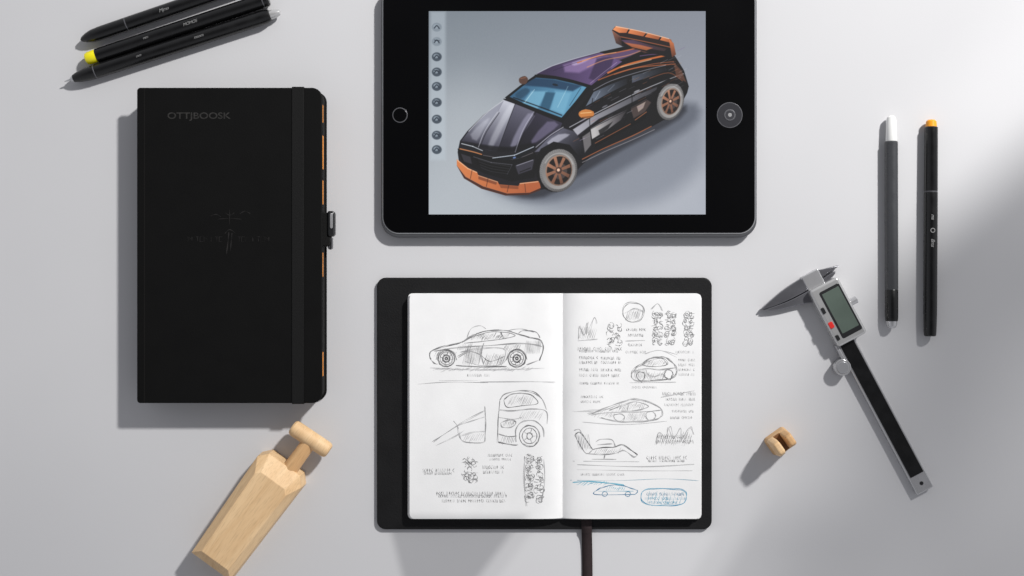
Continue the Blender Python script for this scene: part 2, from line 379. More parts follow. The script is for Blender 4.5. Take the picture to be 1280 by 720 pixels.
def paint():
    c=Canvas(536,14,882,268)
    X,Y=np.meshgrid((c.xs-536)/346,(c.ys-14)/254)
    X=X[...,None];Y=Y[...,None]
    TL,TR,BL,BR=[np.array(v,float) for v in ((122,131,140),(134,139,150),(176,183,190),(166,171,182))]
    c.im=(TL*(1-X)+TR*X)*(1-Y)+(BL*(1-X)+BR*X)*Y
    c.poly([(536,130),(620,110),(700,190),(640,262),(536,262)],(184,190,196),f=45,al=0.55)
    c.poly([(820,170),(882,150),(882,268),(700,268)],(184,188,197),f=30,al=0.5)
    c.poly([(538,14),(557,14),(557,200),(538,200)],(186,197,206),f=3,al=0.5,sm=1)
    for i,y in enumerate((34,52,71,90,108,128,149,169,187)):
        c.ell(546,y,6.2,5.6,col=(92,104,116) if i<2 else (50,60,72),f=0.8,al=0.4 if i<2 else 0.85)
        c.ell(545.2,y-1,3.4,2.8,col=(150,163,174),f=0.8,al=0.8)
        c.line([(543,y+1),(546,y-2),(549,y+1.5)],1.4,(36,44,56),0.9)
        if i%2: c.line([(543,y-2),(549,y-1)],1.1,(36,44,56),0.8)
    # soft cast shadow
    c.poly([(610,228),(650,254),(720,266),(820,252),(876,208),(882,165),(866,140),(780,170),(700,205)],(120,126,139),f=16,al=0.6)
    c.poly([(590,216),(616,236),(650,250),(695,250),(750,228),(812,192),(872,150),(856,128),(760,170),(660,225)],(84,89,101),f=8,al=0.75)
    c.poly([(600,222),(640,244),(680,246),(720,222),(780,186),(850,148),(848,132),(760,172),(670,228)],(40,42,50),f=4,al=0.8)
    # body silhouette: angular wedge (straight facets)
    BODY=[(574,205),(572,190),(575,176),(584,164),(604,144),(630,125),(650,108),(669,94),(690,83),(718,74),(750,65),(786,57),(812,57),(838,63),(845,72),(855,88),(861,108),(859,116),(851,131),(835,147),(812,160),(788,171),(760,184),(738,196),(724,210),(712,226),(690,235),(665,239),(635,237),(604,227),(584,214)]
    c.poly(BODY,grad=(600,150,(22,21,28),820,120,(9,9,12)),sm=1)
    # hood with sharp creases
    HOOD=[(577,176),(586,164),(605,144),(630,125),(652,133),(680,144),(703,153),(699,163),(684,175),(666,184),(640,190),(612,188),(592,182)]
    F1=[(577,176),(586,164),(605,144),(630,125),(622,140),(606,164),(598,184),(592,182)]
    F2=[(630,125),(644,130),(634,156),(622,189),(612,188),(598,184),(606,164),(622,140)]
    F3=[(644,130),(668,139),(654,162),(644,190),(622,189),(634,156)]
    F4=[(668,139),(703,153),(699,163),(684,175),(666,184),(644,190),(654,162)]
    c.poly(HOOD,(60,60,74),f=0.7,sm=1)
    c.poly(F1,grad=(600,150,(150,152,166),590,182,(44,43,56)),f=0.6,sm=1)
    c.poly(F2,grad=(634,130,(190,192,204),610,188,(58,57,72)),f=0.6,sm=1)
    c.poly(F3,grad=(656,136,(96,95,112),634,188,(34,33,44)),f=0.6,sm=1)
    c.poly(F4,grad=(690,150,(50,47,64),652,188,(16,15,23)),f=0.6,sm=1)
    c.poly([(636,132),(642,134),(628,160),(616,184),(610,182),(622,156)],(226,228,236),f=2,al=0.35,sm=2,clip=HOOD)
    c.poly([(660,142),(668,145),(654,166),(644,184),(638,182),(648,160)],(158,156,178),f=1.8,al=0.6,sm=2,clip=HOOD)
    c.poly([(684,152),(698,156),(684,168),(670,178),(664,176)],(128,120,150),f=1.6,al=0.6,sm=2,clip=HOOD)
    c.poly([(588,168),(604,152),(612,148),(604,162),(596,176)],(216,218,228),f=1.8,al=0.35,sm=2,clip=HOOD)
    c.poly([(580,177),(596,184),(616,189),(640,191),(668,184),(662,179),(636,184),(606,181)],(8,8,13),f=1.6,al=0.8,sm=2,clip=HOOD)
    c.line([(622,140),(606,164),(598,184)],0.8,(236,238,244),0.6); c.line([(624,141),(608,165),(600,185)],0.9,(10,10,16),0.6)
    c.line([(644,130),(634,156),(622,189)],0.8,(10,10,16),0.7); c.line([(668,139),(654,162),(644,190)],0.8,(214,214,228),0.55); c.line([(670,140),(656,163),(646,190)],0.9,(4,4,8),0.7)
    c.line([(586,164),(605,144),(630,125)],0.9,(236,238,244),0.7)
    c.line([(630,124),(654,133),(680,144),(703,153)],1.4,(4,4,8),0.9)
    # near front fender
    c.poly([(668,190),(686,172),(704,160),(720,165),(730,182),(726,200),(714,190),(698,182),(682,189)],grad=(690,168,(96,96,112),724,200,(8,8,12)),f=0.9,sm=1)
    c.poly([(684,178),(698,168),(712,168),(704,174),(690,182)],(196,196,210),f=1.3,al=0.65,sm=2)
    c.line([(670,184),(688,169),(704,159)],0.9,(232,232,242),0.7)
    # windshield
    c.poly([(631,122),(650,107),(669,94),(694,96),(718,101),(740,108),(724,128),(704,152),(680,143),(653,132)],(7,10,14),sm=1)
    WS=[(637,121),(653,108),(670,97),(694,99),(716,104),(733,109),(719,127),(702,147),(680,139),(657,130)]
    c.poly(WS,grad=(640,112,(50,92,124),712,130,(92,150,182)),sm=1,f=0.6)
    c.poly([(664,97),(692,99),(728,107),(716,114),(682,109),(656,107)],(24,52,80),f=1.6,al=0.85,sm=1,clip=WS)
    c.poly([(664,114),(684,114),(672,136),(652,130)],(132,190,216),f=1.8,al=0.65,sm=1,clip=WS)
    c.poly([(694,114),(714,116),(705,143),(688,137)],(122,180,208),f=2.2,al=0.65,sm=1,clip=WS)
    c.poly([(682,115),(694,116),(686,139),(675,135)],(34,74,100),f=1.3,al=0.75,sm=1,clip=WS)
    c.poly([(644,118),(656,110),(662,114),(650,124)],(26,56,78),f=1.6,al=0.6,clip=WS)
    c.line([(642,122),(662,129),(684,137),(702,144)],1.5,(10,18,26),0.8)
    c.line([(668,112),(656,128)],0.7,(216,240,248),0.6); c.line([(710,108),(697,134)],0.7,(206,238,246),0.45); c.line([(726,110),(712,132)],0.8,(16,40,56),0.6)
    c.ell(694,106,3.6,1.4,12,col=(10,18,26),f=0.6,al=0.8)
    # roof
    ROOF=[(671,92),(690,83),(718,74),(750,66),(772,66),(780,76),(764,90),(740,107),(716,100),(694,95)]
    c.poly(ROOF,grad=(684,84,(54,42,72),752,94,(100,78,124)),f=0.6,sm=1)
    c.poly([(704,81),(732,72.5),(752,71),(742,82),(724,91),(706,90)],(162,134,184),f=2.2,al=0.6,sm=1,clip=ROOF)
    c.poly([(746,73),(768,70),(763,87),(744,101),(736,98)],(46,33,62),f=1.5,al=0.7,sm=1,clip=ROOF)
    c.poly([(716,78),(738,72),(732,77),(718,82)],(222,206,236),f=1.3,al=0.45,clip=ROOF)
    c.line([(669,94),(694,96),(717,101),(740,108)],1.4,(8,7,12),0.9)
    c.line([(672,91.5),(690,82.5),(718,73.5),(750,65)],0.8,(206,200,218),0.6)
    c.line([(740,107),(757,93),(779,77)],1.4,(6,6,10),0.9); c.line([(738,104),(754,91),(771,78)],0.7,(210,192,220),0.5)
    c.line([(692,88),(724,77),(758,69)],0.6,(30,22,40),0.6)
    # rear roof with streaks
    REAR=[(750,65),(786,57),(812,57),(838,64),(846,76),(818,82),(788,88),(752,100),(742,106),(764,89),(778,77)]
    c.poly(REAR,(10,9,12),f=0.6,sm=1)
    c.poly([(758,69),(786,62),(804,62),(788,70),(772,76)],(118,90,136),f=1.2,al=0.75,sm=1,clip=REAR)
    c.poly([(790,60),(812,59),(828,63),(806,66)],(150,92,76),f=1.2,al=0.6,sm=1,clip=REAR)
    for pts,w,cc,al in (([(722,78.5),(748,70),(774,65),(800,59),(812,54)],1.5,(202,114,70),.85),([(734,84),(756,75),(782,70),(800,64)],1.1,(218,152,110),.7),
        ([(760,91),(780,82),(806,75),(838,68)],2.2,(214,118,60),.9),([(768,93),(790,86),(816,80),(842,77)],1.1,(156,88,54),.85),([(748,100),(772,91),(800,84),(844,80)],1.3,(188,106,62),.8),
        ([(776,84),(796,79),(814,74.5)],0.7,(254,218,182),.85),([(728,76.5),(750,69),(770,65.5)],0.7,(250,210,178),.6),([(800,70),(816,68),(834,68)],0.9,(150,110,166),.7)): c.line(pts,w,cc,al,f=0.5)
    # large multi-part wing growing out of the roof and tail
    c.poly([(772,47),(786,44),(806,50),(838,57),(844,66),(838,72),(812,66),(790,60),(778,58)],(14,12,15),f=0.7,sm=1)
    c.poly([(776,50),(792,50),(812,56),(834,61),(830,64),(806,60),(786,56)],grad=(776,50,(104,76,112),834,62,(60,40,40)),f=0.8,al=0.85,sm=1)
    c.poly([(780,53),(800,56),(816,60),(808,63),(790,59)],(196,110,66),f=0.8,al=0.8,sm=1)
    c.poly([(765,38),(769,33),(798,39),(838,49.5),(842,55),(838,59),(806,52),(776,46)],(34,22,22),sm=1,f=0.5)
    c.poly([(766,37),(770,32.5),(786,35.5),(783,41),(774,41)],grad=(768,33,(238,152,98),784,42,(190,104,62)),sm=1,f=0.45)
    c.poly([(785,41.5),(788,36),(808,40.5),(804,45.5)],grad=(786,36,(226,134,82),806,45,(172,94,56)),sm=1,f=0.45)
    c.poly([(806,46),(810,41),(826,45),(823,49.5)],grad=(808,41,(206,118,70),824,49,(150,82,50)),sm=1,f=0.45)
    c.poly([(825,50),(828,45.5),(839,49.5),(840.5,54)],grad=(826,46,(218,128,76),840,54,(150,82,50)),sm=1,f=0.45)
    c.line([(770,33.2),(800,39),(836,48.4)],0.7,(255,224,198),0.9)
    c.line([(776,46),(806,52),(838,59)],1.0,(186,106,68),0.85)
    c.poly([(836,49),(842,54),(845,68),(840,72),(838,60)],grad=(840,50,(206,118,70),842,72,(90,50,36)),f=0.6,sm=1)
    c.poly([(765,38),(776,46),(778,58),(770,54)],grad=(768,38,(150,86,60),776,58,(30,22,26)),f=0.6,al=0.9,sm=1)
    # side glass
    c.poly([(741,114),(764,101),(800,90),(832,82),(844,89),(822,98),(786,111),(752,128),(730,138),(722,137)],(7,8,11),sm=1)
    c.poly([(742,115),(764,105),(784,97.5),(784,105),(760,117),(732,133)],grad=(740,117,(98,108,124),784,100,(20,22,28)),sm=1,f=0.6)
    c.poly([(790,95),(812,88.5),(832,84),(834,88),(812,96),(790,103.5)],grad=(790,97,(76,82,94),828,85,(20,22,28)),sm=1,f=0.6)
    c.line([(750,114),(744,124)],0.8,(190,200,212),0.5); c.line([(768,106),(760,114)],0.8,(150,160,174),0.45)
    c.line([(742,112.5),(764,101),(800,89.5),(832,81.5)],0.8,(200,200,212),0.65)
    # side body
    c.poly([(716,162),(742,145),(786,123),(832,104),(818,114),(786,130),(748,149),(722,169)],grad=(720,160,(196,196,206),826,104,(54,54,60)),f=0.8,al=0.85,sm=1)
    c.poly([(738,161),(762,147),(784,137),(776,150),(758,163),(740,174)],grad=(742,150,(218,216,216),780,146,(66,62,66)),f=0.8,al=0.85,sm=1)
    c.poly([(748,163),(766,152),(760,161),(750,169)],(12,11,13),f=0.8,al=0.8,sm=1)
    c.poly([(728,171),(738,164),(739,181),(731,191)],(146,142,144),f=0.8,al=0.7,sm=1)
    c.poly([(788,135),(808,124),(814,128),(806,140),(792,148)],(90,74,70),f=1.0,al=0.75,sm=1)
    c.poly([(796,133),(807,127),(804,135),(798,140)],(226,208,196),f=0.8,al=0.55,sm=1)
    c.poly([(826,104),(838,98),(832,104),(822,112)],(136,132,138),f=1.0,al=0.55)
    c.poly([(744,177),(780,158),(810,141),(806,149),(776,166),(744,184)],(3,3,5),f=0.8,al=0.9,sm=1)
    c.line([(712,159),(744,142),(800,114),(854,92)],1.0,(242,243,250),0.7)
    c.line([(722,171),(750,155),(790,135),(820,119)],0.7,(10,10,14),0.75)
    c.line([(786,104),(790,129),(777,161)],0.8,(2,2,4),0.85); c.line([(741,123),(737,151),(741,183)],0.8,(2,2,4),0.85)
    c.line([(728,199),(756,185),(790,170),(814,158)],1.2,(178,104,64),0.85)
    c.line([(728,203),(756,189.5),(792,174),(818,162)],0.8,(160,156,160),0.8)
    c.line([(744,179),(764,168),(788,155)],0.9,(196,118,76),0.75); c.line([(794,150),(808,140)],1.0,(210,130,82),0.7)
    c.line([(812,98),(836,91),(853,101)],1.0,(178,104,64),0.65)
    c.poly([(842,78),(852,88),(858,103),(845,95)],(104,66,50),f=0.9,al=0.8,sm=1)
    c.ell(796,114,4.2,1.1,-24,col=(190,190,198),f=0.6,al=0.75); c.ell(756,133,4,1.0,-26,col=(160,160,170),f=0.6,al=0.6)
    # nose
    c.poly([(572,186),(590,189),(612,195),(642,198),(668,190),(674,200),(668,222),(640,227),(606,217),(578,204)],(7,7,10),f=0.7,sm=1)
    c.poly([(592,196),(614,203),(640,206),(634,218),(612,213),(597,206)],(2,2,3),f=0.7,sm=1)
    for t in range(4): c.line([(598+t,199+3.4*t),(614,204+3.4*t),(637-t,208+3.0*t)],0.6,(76,76,86),0.6)
    c.line([(592,196),(614,203)],0.7,(150,150,162),0.6); c.line([(614,203),(640,206)],0.7,(150,150,162),0.6); c.line([(640,206),(634,218)],0.7,(110,110,122),0.5)
    c.line([(575,186),(592,190),(602,193)],1.3,(230,152,94),0.85); c.line([(604,194),(640,199),(666,191)],0.8,(180,170,176),0.55)
    c.poly([(575,178),(592,181.5),(606,189),(588,187)],(16,20,26),f=0.5,sm=1)
    c.line([(577,179.5),(591,183)],0.8,(240,244,250),0.95); c.line([(591,183),(603,188.3)],0.8,(240,244,250),0.9)
    c.poly([(612,197.5),(642,192.5),(670,180),(668,186),(650,197.5),(630,200.5)],(9,12,18),f=0.6,sm=1)
    c.line([(616,197.5),(643,194)],0.9,(232,240,252),0.9); c.line([(643,194),(667,183.5)],0.9,(232,240,252),0.9); c.ell(643,197,2.0,1.1,-15,col=(120,150,210),f=0.6,al=0.8)
    c.poly([(576,192),(588,196),(590,205),(580,202)],(64,62,70),f=0.7,al=0.7,sm=1)
    c.poly([(644,207),(668,199),(665,212),(648,218)],(76,74,88),f=0.8,al=0.7,sm=1); c.line([(646,207),(666,200)],0.8,(206,206,220),0.65); c.line([(650,215),(663,210)],1.2,(6,6,8),0.8)
    # stepped splitter
    c.poly([(571,199),(585,210),(596,215),(598,219),(622,227),(624,230.5),(648,232.5),(650,229),(674,226),(676,235),(662,241),(634,242),(604,233),(582,221),(571,207)],grad=(580,200,(212,126,74),660,240,(176,94,56)),sm=1,f=0.5)
    c.poly([(571,207),(582,221),(604,233),(634,242),(662,241),(676,235),(675,238),(660,243.5),(632,244.5),(602,236),(580,223)],(70,36,26),sm=1,f=0.5)
    c.poly([(598,219),(622,227),(620,231),(598,224)],(120,64,40),f=0.5,sm=1,al=0.8); c.poly([(624,231),(648,233),(648,236.5),(626,235)],(120,64,40),f=0.5,sm=1,al=0.7)
    c.line([(572,200.5),(585,210.8)],0.8,(254,212,174),0.85); c.line([(585,210.8),(596,215.6)],0.8,(254,212,174),0.85); c.line([(598,219.5),(622,227.5)],0.8,(254,212,174),0.7); c.line([(650,229.5),(673,227)],0.9,(254,212,174),0.75)
    for q in ([(590,213),(588,223)],[(610,223),(608,233)],[(636,231),(634,240)],[(656,230),(657,240)]): c.line(q,0.8,(54,28,20),0.7)
    def wheel(cx,cy,rx,ry,a):
        ca,sa=math.cos(math.radians(a)),math.sin(math.radians(a))
        def P(r,t): ux,uy=rx*r*math.cos(t),ry*r*math.sin(t); return (cx+ux*ca-uy*sa,cy+ux*sa+uy*ca)
        c.ell(cx-2,cy-2,rx*1.10,ry*1.09,a,col=(7,7,9),f=1.0)
        c.ell(cx,cy,rx,ry,a,grad=(cx-rx,cy-ry,(150,149,149),cx+rx,cy+ry,(84,82,83)),f=0.8)
        for t in np.linspace(0,2*math.pi,60,endpoint=False): c.line([P(.90,t),P(1.0,t+.04)],0.6,(66,65,66),0.45)
        c.ell(cx+.4,cy,rx*.88,ry*.88,a,grad=(cx-rx,cy-ry,(104,102,102),cx+rx,cy+ry,(172,169,167)),f=0.8)
        c.line([P(.80,t) for t in np.linspace(-2.9,-0.6,8)],1.2,(206,204,202),0.6,f=0.8)
        c.ell(cx+.6,cy,rx*.71,ry*.72,a,grad=(cx-rx,cy-ry,(184,150,130),cx+rx,cy+ry,(90,68,58)),f=0.6)
        c.ell(cx+.9,cy,rx*.65,ry*.66,a,col=(24,19,19),f=0.6)
        c.ell(cx+2,cy+1,rx*.38,ry*.38,a,col=(80,70,68),f=0.9,al=0.8)
        for i in range(8):
            t=2*math.pi*i/8+0.25
            c.poly([P(.10,t-.6),P(.65,t-.16),P(.65,t+.10),P(.10,t+.6)],grad=(cx-rx*.6,cy-ry*.6,(202,142,110),cx+rx*.6,cy+ry*.6,(100,64,48)),f=0.5,al=0.9,sm=1)
        c.ell(cx+.5,cy,rx*.17,ry*.16,a,col=(70,48,42),f=0.6); c.ell(cx,cy-.5,rx*.08,ry*.07,a,col=(228,188,162),f=0.5)
    wheel(698,213,23.5,27,14); wheel(838,127,16.5,23.5,14)
    c.poly([(668,201),(676,186),(692,177),(712,181),(724,196),(716,192),(702,185),(688,187),(677,196)],(9,9,12),f=0.7,sm=1)
    c.poly([(819,121),(822,106),(836,98),(853,103),(846,105),(834,104.5),(826,111)],(8,8,11),f=0.7,sm=1)
    c.poly([(724,140),(732,136.5),(742,139.5),(741,146),(730,148),(724,145)],(200,126,62),f=0.6,sm=2); c.line([(726,141.5),(739,140.5)],0.9,(250,212,154),0.8); c.line([(728,147),(741,145.5)],1.2,(80,44,26),0.8)
    c.poly([(649,98),(656,95),(660,99),(657,105),(650,104)],(84,58,48),f=0.6); c.line([(651,98),(657,97)],0.7,(180,120,90),0.7)
    for _ in range(90):
        x=random.uniform(716,850); y=202-(x-700)*0.62-random.uniform(0,48); l=random.uniform(3,10)
        c.line([(x,y),(x+l,y-l*.5)],0.6,random.choice([(210,208,218),(170,168,178),(10,10,12),(200,118,70),(120,90,140)]),random.uniform(.12,.45),f=0.4)
    c.im=np.clip(c.im+rng.normal(0,1.6,c.im.shape[:2])[...,None],0,255)
    return c

def tablet():
    T=0.0072
    e,M=thing('tablet_computer','black glass tablet showing a concept car rendering on its display','tablet',W(711,140,0))
    bx0,by0,bx1,by1=476,-20,946.5,297
    part('housing',prism(pxrect(bx0,by0,bx1,by1,T,22,12),0.0004,T-0.0006),M_alu,e,M,bevel=0.0012,seg=4)
    part('rim',prism(pxrect(bx0+2.0,by0+2.0,bx1-2.0,by1-4.6,T,20.5,12),T-0.0012,T-0.0001),M_trim,e,M,bevel=0.0002,seg=2)
    gl=pxrect(bx0+3.0,by0+3.2,bx1-3.0,by1-6.0,T,19.5,12)
    part('front_glass',prism(gl,T-0.0004,T+0.0003),M_glass,e,M,bevel=0.0003,seg=2)
    c=paint(); zz=T+0.00036
    XX,YY=np.meshgrid(c.xs,c.ys); k=(H-zz)/H
    co=np.stack([(XX-640)*S*k,(360-YY)*S*k,np.full(XX.shape,zz)],-1).reshape(-1,3).astype(np.float32)
    ny,nx=c.ny,c.nx; idx=np.arange(ny*nx).reshape(ny,nx)
    q=np.stack([idx[1:,:-1],idx[1:,1:],idx[:-1,1:],idx[:-1,:-1]],-1).reshape(-1,4)
    me=bpy.data.meshes.new('display'); me.vertices.add(len(co)); me.vertices.foreach_set('co',co.ravel())
    me.loops.add(q.size); me.loops.foreach_set('vertex_index',q.ravel().astype(np.int32))
    me.polygons.add(len(q)); me.polygons.foreach_set('loop_start',np.arange(0,q.size,4,dtype=np.int32)); me.polygons.foreach_set('loop_total',np.full(len(q),4,dtype=np.int32))
    me.update(calc_edges=True)
    a=me.color_attributes.new('Col','FLOAT_COLOR','POINT')
    v=c.im.reshape(-1,3)/255; L=np.where(v<=0.04045,v/12.92,((v+0.055)/1.055)**2.4)
    a.data.foreach_set('color',np.concatenate([L,np.ones((len(L),1))],1).astype(np.float32).ravel())
    part('display',me,M_screen,e,M,smooth=False,label='lit screen with black and orange concept car painting')
    def disc(x,y,r,z0,z1,m,name,par,bev=0.0002):
        p=W(x,y,T); me=prism([(p.x+r*S*math.cos(t),p.y+r*S*math.sin(t)) for t in np.linspace(0,2*math.pi,48,endpoint=False)],z0,z1)
        return part(name,me,m,par,M,bevel=bev,seg=2)
    z=T+0.0003
    disc(912,144,16.0,z-0.0002,z+0.0003,M_darksteel,'home_button',e,0.00025)
    disc(912,144,15.0,z-0.0002,z+0.00034,mat('button_dark',(50,50,54),0.2,spec=0.7),'button_face',e,0.0001)
    disc(912,144,7.4,z-0.0002,z+0.0007,M_darksteel,'button_ring',e,0.0004)
    disc(912,144,6.0,z-0.0002,z+0.00075,mat('lens_dark',(60,60,64),0.15,spec=0.8),'button_lens',e,0.0003)
    disc(912,144,2.4,z-0.0002,z+0.0009,M_plastic,'button_centre',e,0.0002)
    disc(500,144,9.5,z-0.0002,z+0.00015,M_darksteel,'camera_ring',e)
    disc(500,144,8.5,z-0.0002,z+0.0002,M_glass,'camera_lens',e)
tablet()

# ---------------------------------------------------------------- open sketchbook
def sketchbook():
    e,M=thing('open_sketchbook','open sketchbook with black cover and pencil car sketches on white pages','sketchbook',W(680,504,0))
    CT=0.003
    part('cover',prism(pxrect(471,347,890,662,CT,11,10),0,CT),M_cover,e,M,bevel=0.0009,seg=4)
    G=703.5; zb=CT+0.0001; TH=0.0062
    def zf(x):
        d=abs(x-G); d2=max(0,d)
        return zb+TH*(0.42+0.58*(1-math.exp(-d2/9)))+0.0004*math.exp(-((d-35)/25)**2)
    def block(xo,top=366.5,bot=650):
        vs=[];fs=[]
        sgn=1 if xo>G else -1
        nl=7
        for l in range(nl):
            fr=l/(nl-1)
            off=(1-fr)*3.2+random.uniform(-.5,.5); x_out=xo+sgn*(off-1.5 if l<nl-1 else -1.5)
            bt=bot-(1.5 if l==nl-1 else 1.8)+ (off if l<nl-1 else 0)*0.8; tp=top+random.uniform(0,.6)
            xs=[G+(x_out-G)*t for t in list(np.linspace(0,0.25,16))+list(np.linspace(0.27,0.95,20))+list(np.linspace(0.955,1,10))]
            base=len(vs); n=len(xs); R=6
            for x in xs:
                d=abs(x_out-x); ins=0 if d>R else R-math.sqrt(max(0,R*R-(R-d)**2))
                zt=zb+(zf(x)-zb)*(0.08+0.92*fr); zl=zb+(zf(x)-zb)*(0.08+0.92*max(0,(l-0.75)/(nl-1))) if l>0 else zb
                for (yy,zz) in ((bt-ins,zl),(bt-ins,zt),(tp+ins,zt),(tp+ins,zl)):
                    w=W(x,yy,zf(xo)); vs.append((w.x,w.y,zz))
            for i in range(n-1):
                a=base+4*i; b=a+4
                for j in range(3): fs.append((a+j,b+j,b+j+1,a+j+1))
                fs.append((a+3,b+3,b,a))
            a=base+4*(n-1); fs.append((a,a+1,a+2,a+3)); fs.append((base,base+3,base+2,base+1))
        me=bpy.data.meshes.new('pages'); me.from_pydata(vs,[],fs)
        bm=bmesh.new(); bm.from_mesh(me); bmesh.ops.recalc_face_normals(bm,faces=bm.faces); bm.to_mesh(me); bm.free(); return me
    def zi(x): return zf(x)
    left=part('page',block(510.5),M_paper,e,M)
    right=part('page',block(877),M_paper,e,M)
    g=(112,112,114); d=(56,56,58); l=(148,148,150); dd=(26,26,28)
    k=Ink(zi,soft=0.6)
    # low, long side-view car
    out=[(539,450),(537,443),(541,438),(556,433),(574,429),(588,421),(602,415),(618,412.5),(634,413.5),(650,418),(664,422),(676,426),(679,436),(674,451)]
    k.sk(out,1.1,d,3,0.4); k.sk([(539,450),(543,454),(547,455)],0.9,d,2,.4)
    k.sk([(570,457),(600,458.5),(633,458)],1.3,dd,3,.3); k.sk([(658,456),(673,451)],.9,d,2,.4)
    for cx,r in ((558,10.2),(646,10.8)):
        k.ell(cx,448,r,r,1.6,dd,4,.3); k.ell(cx,448,r*.78,r*.78,1.0,d,2,.2); k.ell(cx,448,r*.42,r*.42,2.0,dd,4,.3); k.ell(cx,448,r*.15,r*.15,2.0,(10,10,12),3,.2)
        for i in range(8):
            t=i*math.pi/4+.2; k.stroke([(cx+r*.4*math.cos(t),448+r*.4*math.sin(t)),(cx+r*.78*math.cos(t),448+r*.78*math.sin(t))],1.0,d)
        k.sk([(cx-13,450),(cx-9,440.5),(cx,436.5),(cx+9,440.5),(cx+13,450)],1.2,dd,2,.3)
    k.sk([(578,428),(590,422),(604,416.5),(618,415),(636,416.5),(644,420.5),(625,424),(600,427),(580,429)],1,d,2,.35)
    k.sk([(605,416.5),(602,427)],.9,d,2,.3); k.sk([(626,415),(630,423.5)],.9,d,2,.3)
    k.sk([(543,439),(575,434),(610,432),(650,429),(677,432)],.9,d,3,.4)
    k.sk([(572,446),(586,439),(600,443),(612,452),(630,446)],1,d,2,.6); k.sk([(605,429),(602,442),(605,456)],.8,g,2,.4)
    k.sk([(576,441),(602,436),(630,437),(628,454),(604,456),(582,452)],.8,g,2,.7)
    k.sk([(584,422),(589,411),(600,407),(608,411)],.8,g,2,.4); k.sk([(648,417),(654,413.5),(670,415),(675,423)],1.1,d,2,.3); k.sk([(636,413),(652,412),(668,415)],.9,g,2,.4)
    k.hatch(580,433,602,456,16,5,d); k.hatch(606,443,630,457,14,5,d); k.hatch(588,417,636,424,26,4,dd); k.hatch(543,440,570,446,12,4); k.hatch(656,426,676,442,14,3,g); k.hatch(630,430,650,438,12,4,g); k.hatch(572,430,590,438,9,3,g)
    k.sk([(538,460),(600,462),(680,460)],.8,l,2,.5); k.hatch(544,460,664,463,50,8,l)
    k.words(584,469,612,3.5,d)
    k.sk([(522,480),(560,477),(610,478)],.8,g,1,.4); k.sk([(600,478),(660,477),(694,478)],.7,l,2,.5); k.sk([(548,475),(600,476)],.6,l,1,.8)
    k.sk([(541,553),(560,540),(582,526),(606,514)],.9,g,2,.7); k.sk([(546,556),(566,546),(580,538)],.8,l,2,.7)
    k.sk([(566,526),(572,532),(574,542),(580,552),(604,553),(607,546)],.9,g,2,.5)
    k.sk([(606,508),(607,530),(606,552)],.9,d,2,.4); k.sk([(572,532),(588,526),(605,522)],.8,l,2,.6); k.sk([(576,544),(592,540),(606,540)],.8,l,2,.6); k.hatch(580,542,604,551,9,5,l)
    k.sk([(625,500),(623,526),(622,553)],1,d,2,.4); k.sk([(625,500),(632,492),(650,488.5),(666,491),(677,499),(683,512)],1.1,d,2,.5)
    k.sk([(630,500),(638,494),(652,492),(665,495),(672,504),(652,508),(634,509),(630,500)],.9,d,2,.4)
    k.sk([(625,512),(640,514),(664,511),(683,514),(684,530)],1,g,2,.5); k.sk([(624,522),(640,524),(652,522)],.9,g,2,.4)
    k.sk([(626,528),(636,525),(645,528),(640,534),(628,534),(626,528)],1.0,d,2,.3); k.hatch(628,527,643,533,7,2,d)
    k.sk([(623,542),(634,545),(646,545)],.9,d,2,.4); k.sk([(622,553),(640,556),(648,556)],1,d,2,.4); k.hatch(626,545,644,555,8,3,g)
    k.sk([(645,552),(645,536),(654,527),(668,526),(678,534),(680,546)],1.1,g,3,.4)
    k.ell(662,545,12.5,13,1.1,d,3,.4); k.ell(662,545,9,9.5,.9,d,2,.3); k.ell(662,545,3.5,3.8,1.0,d,2,.3)
    for i in range(5):
        t=i*1.257; k.stroke([(662+3.5*math.cos(t),545+3.8*math.sin(t)),(662+9*math.cos(t),545+9.5*math.sin(t))],.9,g)
    k.hatch(650,514,678,524,12,6,l); k.hatch(636,495,666,506,14,5,g)
    k.words(610,569,640,3.6,dd); k.words(612,574,638,3,d)
    k.words(528,588,568,5,dd,.9); k.words(530,592,564,3,d,.8); k.words(603,584,630,4.5,dd,.9); k.words(604,590,628,4,d,.9)
    k.notes(579,573,595,601,32,d)
    k.words(545,617,632,5,dd,.9); k.words(548,620,632,4,d,.9); k.words(552,626,632,4,dd,.8)
    for y in (574,585,597,609,621): k.notes(658,y-4,667,y+5,9,d); k.notes(670,y-4,678,y+5,7,d)
    k.sk([(656,570),(655,600),(658,632)],.8,g,2,.8); k.sk([(679,574),(680,600),(677,628)],.8,g,2,.8)
    part('pencil_sketch',k.mesh(),M_pencil,left,M,smooth=False)
    # ---- right page
    k=Ink(zi,soft=0.58)
    k.sk([(723,424),(724,408),(730,420),(734,402),(736,418),(742,398),(746,404)],.9,g,2,.8); k.sk([(722,426),(746,424)],.8,l,2,.5); k.hatch(724,410,745,424,10,4,g)
    k.notes(761,404,766,432,12,d); k.notes(770,406,775,432,12,d)
    k.sk([(780,382),(790,378),(802,382),(805,392),(798,401),(786,402),(779,394)],1,d,2,.6,closed=True); k.sk([(781,392),(792,386),(804,390)],.8,g,2,.6); k.hatch(783,388,800,400,12,4,g)
    k.words(783,412,806,3.6,dd); k.words(785,419,806,3.6,dd); k.sk([(782,426),(806,425)],.9,g,2,.4); k.words(785,431,804,3.5,d)
    for cx in (822,838,861):
        for y in (394,402,410,418,427): k.notes(cx-5,y-2.5,cx-1.5,y+2.5,4,d); k.notes(cx+1.5,y-2.5,cx+5,y+2.5,4,d)
    k.sk([(814,386),(822,380),(828,388)],.9,g,2,.5); k.words(722,436,776,4.2,dd,.9); k.words(724,439,772,3,d,.8)
